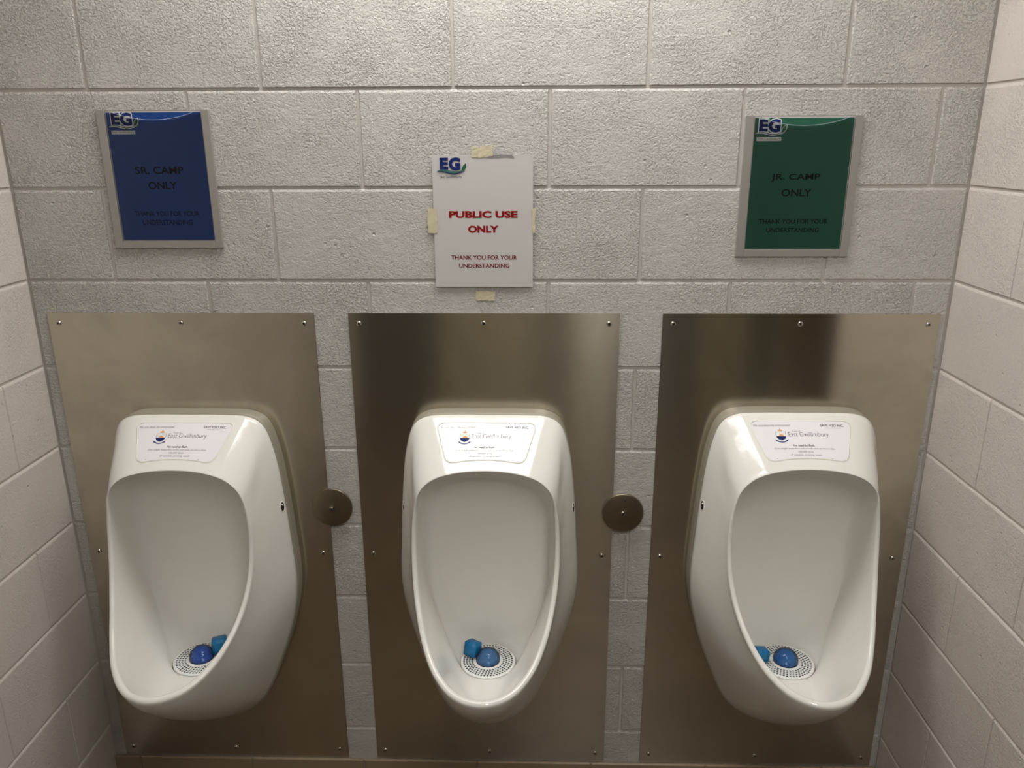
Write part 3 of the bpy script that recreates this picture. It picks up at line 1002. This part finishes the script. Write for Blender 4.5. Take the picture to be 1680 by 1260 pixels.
def emblem(parent, fr, ox, oz, outline, leafmat, dim=False):
    # ox, oz = top left of the E; sizes measured on the printed sheets
    e = text_mesh('letter', 'E', (ox, ox + 0.0182, oz, oz - 0.0242), M_INK_NAVY, parent, fr, offset=0.055, lift=0.0006)
    g = text_mesh('letter', 'G', (ox + 0.0190, ox + 0.0440, oz + 0.0006, oz - 0.0262), M_INK_NAVY, parent, fr, offset=0.055, lift=0.0006)
    if outline:
        text_mesh('letter_outline', 'E', (ox - 0.0018, ox + 0.0198, oz + 0.0016, oz - 0.0256), M_WHITE_INK, parent, fr, offset=0.085, lift=0.0002)
        text_mesh('letter_outline', 'G', (ox + 0.0174, ox + 0.0458, oz + 0.0022, oz - 0.0280), M_WHITE_INK, parent, fr, offset=0.085, lift=0.0002)
        poly_plate('letter_backing', [(ox + 0.004, oz - 0.004), (ox + 0.040, oz - 0.006), (ox + 0.040, oz - 0.022), (ox + 0.004, oz - 0.022)], M_WHITE_INK, parent, fr, 0.0002, 0.0001)
    leaf = [(0, 0), (0.0012, 0.006), (0.0045, 0.0112), (0.0100, 0.0158), (0.0108, 0.0100), (0.0088, 0.0045), (0.0048, 0.0008)]
    lx, lz = ox + 0.0458, oz - 0.0268
    if outline:
        poly_plate('leaf_outline', [(lx + 0.0054 + (a - 0.0054) * 1.28, lz + 0.008 + (b - 0.008) * 1.2) for a, b in leaf], M_WHITE_INK, parent, fr, 0.0002, 0.0002)
    poly_plate('leaf', [(lx + a, lz + b) for a, b in leaf], leafmat, parent, fr, 0.0002, 0.0005)
    poly_plate('wave', wave(ox - 0.0065, ox + 0.0535, oz - 0.0285, 0.0024, 0.0062), M_INK_TEAL if not outline else M_WHITE_INK, parent, fr, 0.0002, 0.0007)
    poly_plate('wave', wave(ox - 0.0065, ox + 0.0535, oz - 0.0282, 0.0024, 0.0020), M_INK_TEAL, parent, fr, 0.0002, 0.0010)
    poly_plate('wave', wave(ox - 0.0070, ox + 0.0500, oz - 0.0312, 0.0024, 0.0015), M_INK_NAVY, parent, fr, 0.0002, 0.0012)
    if outline:
        poly_plate('name_strip', [(ox - 0.003, oz - 0.0355), (ox + 0.0475, oz - 0.0355), (ox + 0.0475, oz - 0.0430), (ox - 0.003, oz - 0.0430)], M_WHITE_INK, parent, fr, 0.0002, 0.0004)
    text_mesh('lettering', 'East Gwillimbury', (ox - 0.0010, ox + 0.0462, oz - 0.0362, oz - 0.0426), M_INK_GREY if outline else M_INK_BLACK, parent, fr, lift=0.0008)

def sheet_mesh(x0, x1, z1, z0, y, bend_bottom, nx=6, nz=16, th=0.0004, ripple=0.0):
    bm = bmesh.new()
    g = {}
    for s in (0, 1):
        for i in range(nx + 1):
            for k in range(nz + 1):
                t = k / nz
                x = x0 + (x1 - x0) * i / nx; z = z0 + (z1 - z0) * t
                off = bend_bottom * (1 - t) ** 2 + ripple * noise.noise(Vector((x * 9, z * 9, 3.1)))
                g[s, i, k] = bm.verts.new((x, -(y + off) + (th if s else 0), z + ZO))
    for s in (0, 1):
        for i in range(nx):
            for k in range(nz):
                q = (g[s, i, k], g[s, i + 1, k], g[s, i + 1, k + 1], g[s, i, k + 1])
                bm.faces.new(q if s == 0 else q[::-1])
    def edge(a, b): bm.faces.new((g[0, a[0], a[1]], g[0, b[0], b[1]], g[1, b[0], b[1]], g[1, a[0], a[1]]))
    for i in range(nx): edge((i, 0), (i + 1, 0)); edge((i, nz), (i + 1, nz))
    for k in range(nz): edge((0, k), (0, k + 1)); edge((nx, k), (nx, k + 1))
    return bm

# white paper sign in the middle
PB = 0.0006
def bend_z(z): return 0.0
pub = bm_obj('paper_sign', sheet_mesh(0.3515, 0.5655, -0.1328, -0.4133, 0.0052, 0.0, ripple=0.0), M_WHITE, None, False)
tag(pub, 'white paper sign with red lettering taped above the middle urinal', 'sign')
frp = wall_frame(0.0053)
text_mesh('lettering', 'PUBLIC USE', (0.3848, 0.5328, -0.2486, -0.2638), M_INK_RED, pub, frp, offset=0.05)
text_mesh('lettering', 'ONLY', (0.4253, 0.4917, -0.2797, -0.2953), M_INK_RED, pub, frp, offset=0.05)
text_mesh('lettering', 'THANK YOU FOR YOUR', (0.3872, 0.5312, -0.3438, -0.3531), M_INK_MAROON, pub, frp, offset=0.02)
text_mesh('lettering', 'UNDERSTANDING', (0.4041, 0.5145, -0.3619, -0.3712), M_INK_MAROON, pub, frp, offset=0.02)
emblem(pub, frp, 0.3680, -0.1383, False, M_INK_GREEN)

def tape(x0, x1, z1, z0, y, m, label, seed, name='masking_tape', tilt=0.0):
    rnd = random.Random(seed)
    nx, nz = 8, 6
    bm = bmesh.new(); g = {}
    jag = [rnd.uniform(-0.0015, 0.0015) for _ in range(40)]
    for s in (0, 1):
        for i in range(nx + 1):
            for k in range(nz + 1):
                x = x0 + (x1 - x0) * i / nx + (jag[k] if i in (0, nx) else 0) * (1 if i else -1)
                z = z0 + (z1 - z0) * k / nz + (jag[10 + i] if k in (0, nz) else 0)
                z += tilt * (i / nx - .5)
                yy = y + 0.0007 * (noise.noise(Vector((x * 160, z * 160, seed))) + 0.5)
                g[s, i, k] = bm.verts.new((x, -yy + (0.0003 if s else 0), z + ZO))
    for s in (0, 1):
        for i in range(nx):
            for k in range(nz):
                q = (g[s, i, k], g[s, i + 1, k], g[s, i + 1, k + 1], g[s, i, k + 1])
                bm.faces.new(q if s == 0 else q[::-1])
    def edge(a, b): bm.faces.new((g[0, a[0], a[1]], g[0, b[0], b[1]], g[1, b[0], b[1]], g[1, a[0], a[1]]))
    for i in range(nx): edge((i, 0), (i + 1, 0)); edge((i, nz), (i + 1, nz))
    for k in range(nz): edge((0, k), (0, k + 1)); edge((nx, k), (nx, k + 1))
    o = bm_obj(name, bm, m, None, False)
    tag(o, label, 'tape', 'tape around the paper sign')
    return o
tape(0.4360, 0.4800, -0.1160, -0.1375, 0.0060, M_TAPE, 'crumpled cream masking tape at the top edge of the paper sign', 1, tilt=0.002)
tape(0.4700, 0.5240, -0.1240, -0.1390, 0.0056, M_CLEARTAPE, 'clear tape strip right of the masking tape on top of the paper sign', 2, 'clear_tape')
tape(0.3385, 0.3600, -0.2435, -0.2960, 0.0060, M_TAPE, 'cream masking tape on the left edge of the paper sign', 3)
tape(0.5630, 0.5710, -0.2440, -0.2960, 0.0060, M_TAPE, 'narrow cream masking tape on the right edge of the paper sign', 4)
tape(0.4400, 0.4810, -0.4230, -0.4440, 0.0010, M_TAPE, 'leftover cream masking tape on the wall just below the paper sign', 5)

# sign holders with coloured sheets
def holder(x0, x1, z1, z0, label):
    t = empty('sign_holder', (0, 0, 0), label, 'sign holder', 'silver sign holders with clear covers')
    y0, y1 = 0.0006, 0.0066
    bm_obj('back_plate', box_bm(x0, x1, -0.0025, -y0, z0 + ZO, z1 + ZO, 0.0004), M_SILVER, t)
    bm_obj('side_rail', box_bm(x0, x0 + 0.0175, -y1, -0.0026, z0 + ZO, z1 + ZO, 0.0006), M_SILVER, t)
    bm_obj('side_rail', box_bm(x1 - 0.0160, x1, -y1, -0.0026, z0 + ZO, z1 + ZO, 0.0006), M_SILVER, t)
    bm_obj('bottom_rail', box_bm(x0 + 0.0176, x1 - 0.0161, -y1, -0.0026, z0 + ZO, z0 + 0.0145 + ZO, 0.0006), M_SILVER, t)
    # clear front with a thumb notch scooped from its top edge
    xa, xb, zt, zb = x0 + 0.0178, x1 - 0.0163, z1 - 0.003, z0 + 0.015
    n0, n1 = xa + 0.012, xb - 0.012
    pts = [(xa, zb), (xb, zb), (xb, zt)]
    arc = []
    for q in range(0, 25):
        s = q / 24
        x = n1 + (n0 - n1) * s
        z = zt - 0.0175 * math.sin(PI * s) ** 0.75
        arc.append((x, z))
    pts += arc + [(xa, zt)]
    cov = poly_plate('clear_cover', pts, M_ACRYLIC, t, wall_frame(0.0046), 0.0012)
    # glint along the notch's edge, painted as a pale opaque strip
    vs, fs = [], []
    for a, b in arc:
        for dx, dz_ in ((0, 0), (0, 0.0006)):
            vs.append((a, -0.0046, b + ZO + dz_)); vs.append((a, -0.0060, b + ZO + dz_))
    for q in range(len(arc) - 1):
        a = q * 4; b = a + 4
        fs += [(a, a + 1, b + 1, b), (a + 2, b + 2, b + 3, a + 3), (a + 1, a + 3, b + 3, b + 1), (a, b, b + 2, a + 2)]
    raw('notch_edge', vs, fs, M_EDGE, cov)
    return t
M_EDGE = plain('acrylic_edge_glint', srgb(205, 215, 225), 0.2, noise_amp=0.0)  # pale colour carries the light caught on the clear edge

def camp_sheet(x0, x1, z1, z0, m, label, texts, eo, leafmat):
    o = bm_obj('printed_sheet', box_bm(x0, x1, -0.0034, -0.0030, z0 + ZO, z1 + ZO), M_WHITE, None)
    tag(o, label, 'sign')
    poly_plate('colour_field', [(x0 + 0.0015, z0 + 0.0015), (x1 - 0.0015, z0 + 0.0015), (x1 - 0.0015, z1 - 0.0022), (x0 + 0.0015, z1 - 0.0022)], m, o, wall_frame(0.00341), 0.00003)
    f_ = wall_frame(0.0035)
    for s, b, mm, off in texts:
        text_mesh('lettering', s, b, mm, o, f_, offset=off, thick=0.0, lift=0.0003)
    fe = (f_[0], f_[1], f_[2], f_[3] * 0.5)
    emblem(o, fe, eo[0], eo[1], True, leafmat)
    return o
holder(-0.3525, -0.1135, -0.0395, -0.3270, 'silver sign holder above the left urinal, holding the blue sheet')
camp_sheet(-0.3345, -0.1300, -0.0425, -0.3120, M_BLUE_SHEET, 'dark blue printed sign sheet above the left urinal',
           [('SR. CAMP', (-0.2864, -0.1818, -0.1545, -0.1702), M_INK_BLACK, 0.018), ('ONLY', (-0.2621, -0.2000, -0.1860, -0.2019), M_INK_BLACK, 0.018),
            ('THANK YOU FOR YOUR', (-0.3011, -0.1585, -0.2479, -0.2586), M_INK_FAINT, 0.015), ('UNDERSTANDING', (-0.2857, -0.1753, -0.2665, -0.2772), M_INK_FAINT, 0.015)],
           (-0.3226, -0.0455), M_INK_GREEN)
holder(1.0040, 1.2440, -0.0570, -0.3465, 'silver sign holder above the right urinal, holding the green sheet')
camp_sheet(1.0218, 1.2273, -0.0595, -0.3318, M_GREEN_SHEET, 'green printed sign sheet above the right urinal',
           [('JR. CAMP', (1.0669, 1.1688, -0.1733, -0.1897), M_INK_BLACK, 0.018), ('ONLY', (1.0912, 1.1541, -0.2044, -0.2201), M_INK_BLACK, 0.018),
            ('THANK YOU FOR YOUR', (1.0490, 1.1941, -0.2672, -0.2768), M_INK_BLACK, 0.015), ('UNDERSTANDING', (1.0663, 1.1777, -0.2855, -0.2947), M_INK_BLACK, 0.015)],
           (1.0325, -0.0645), M_GREEN_SHEET)
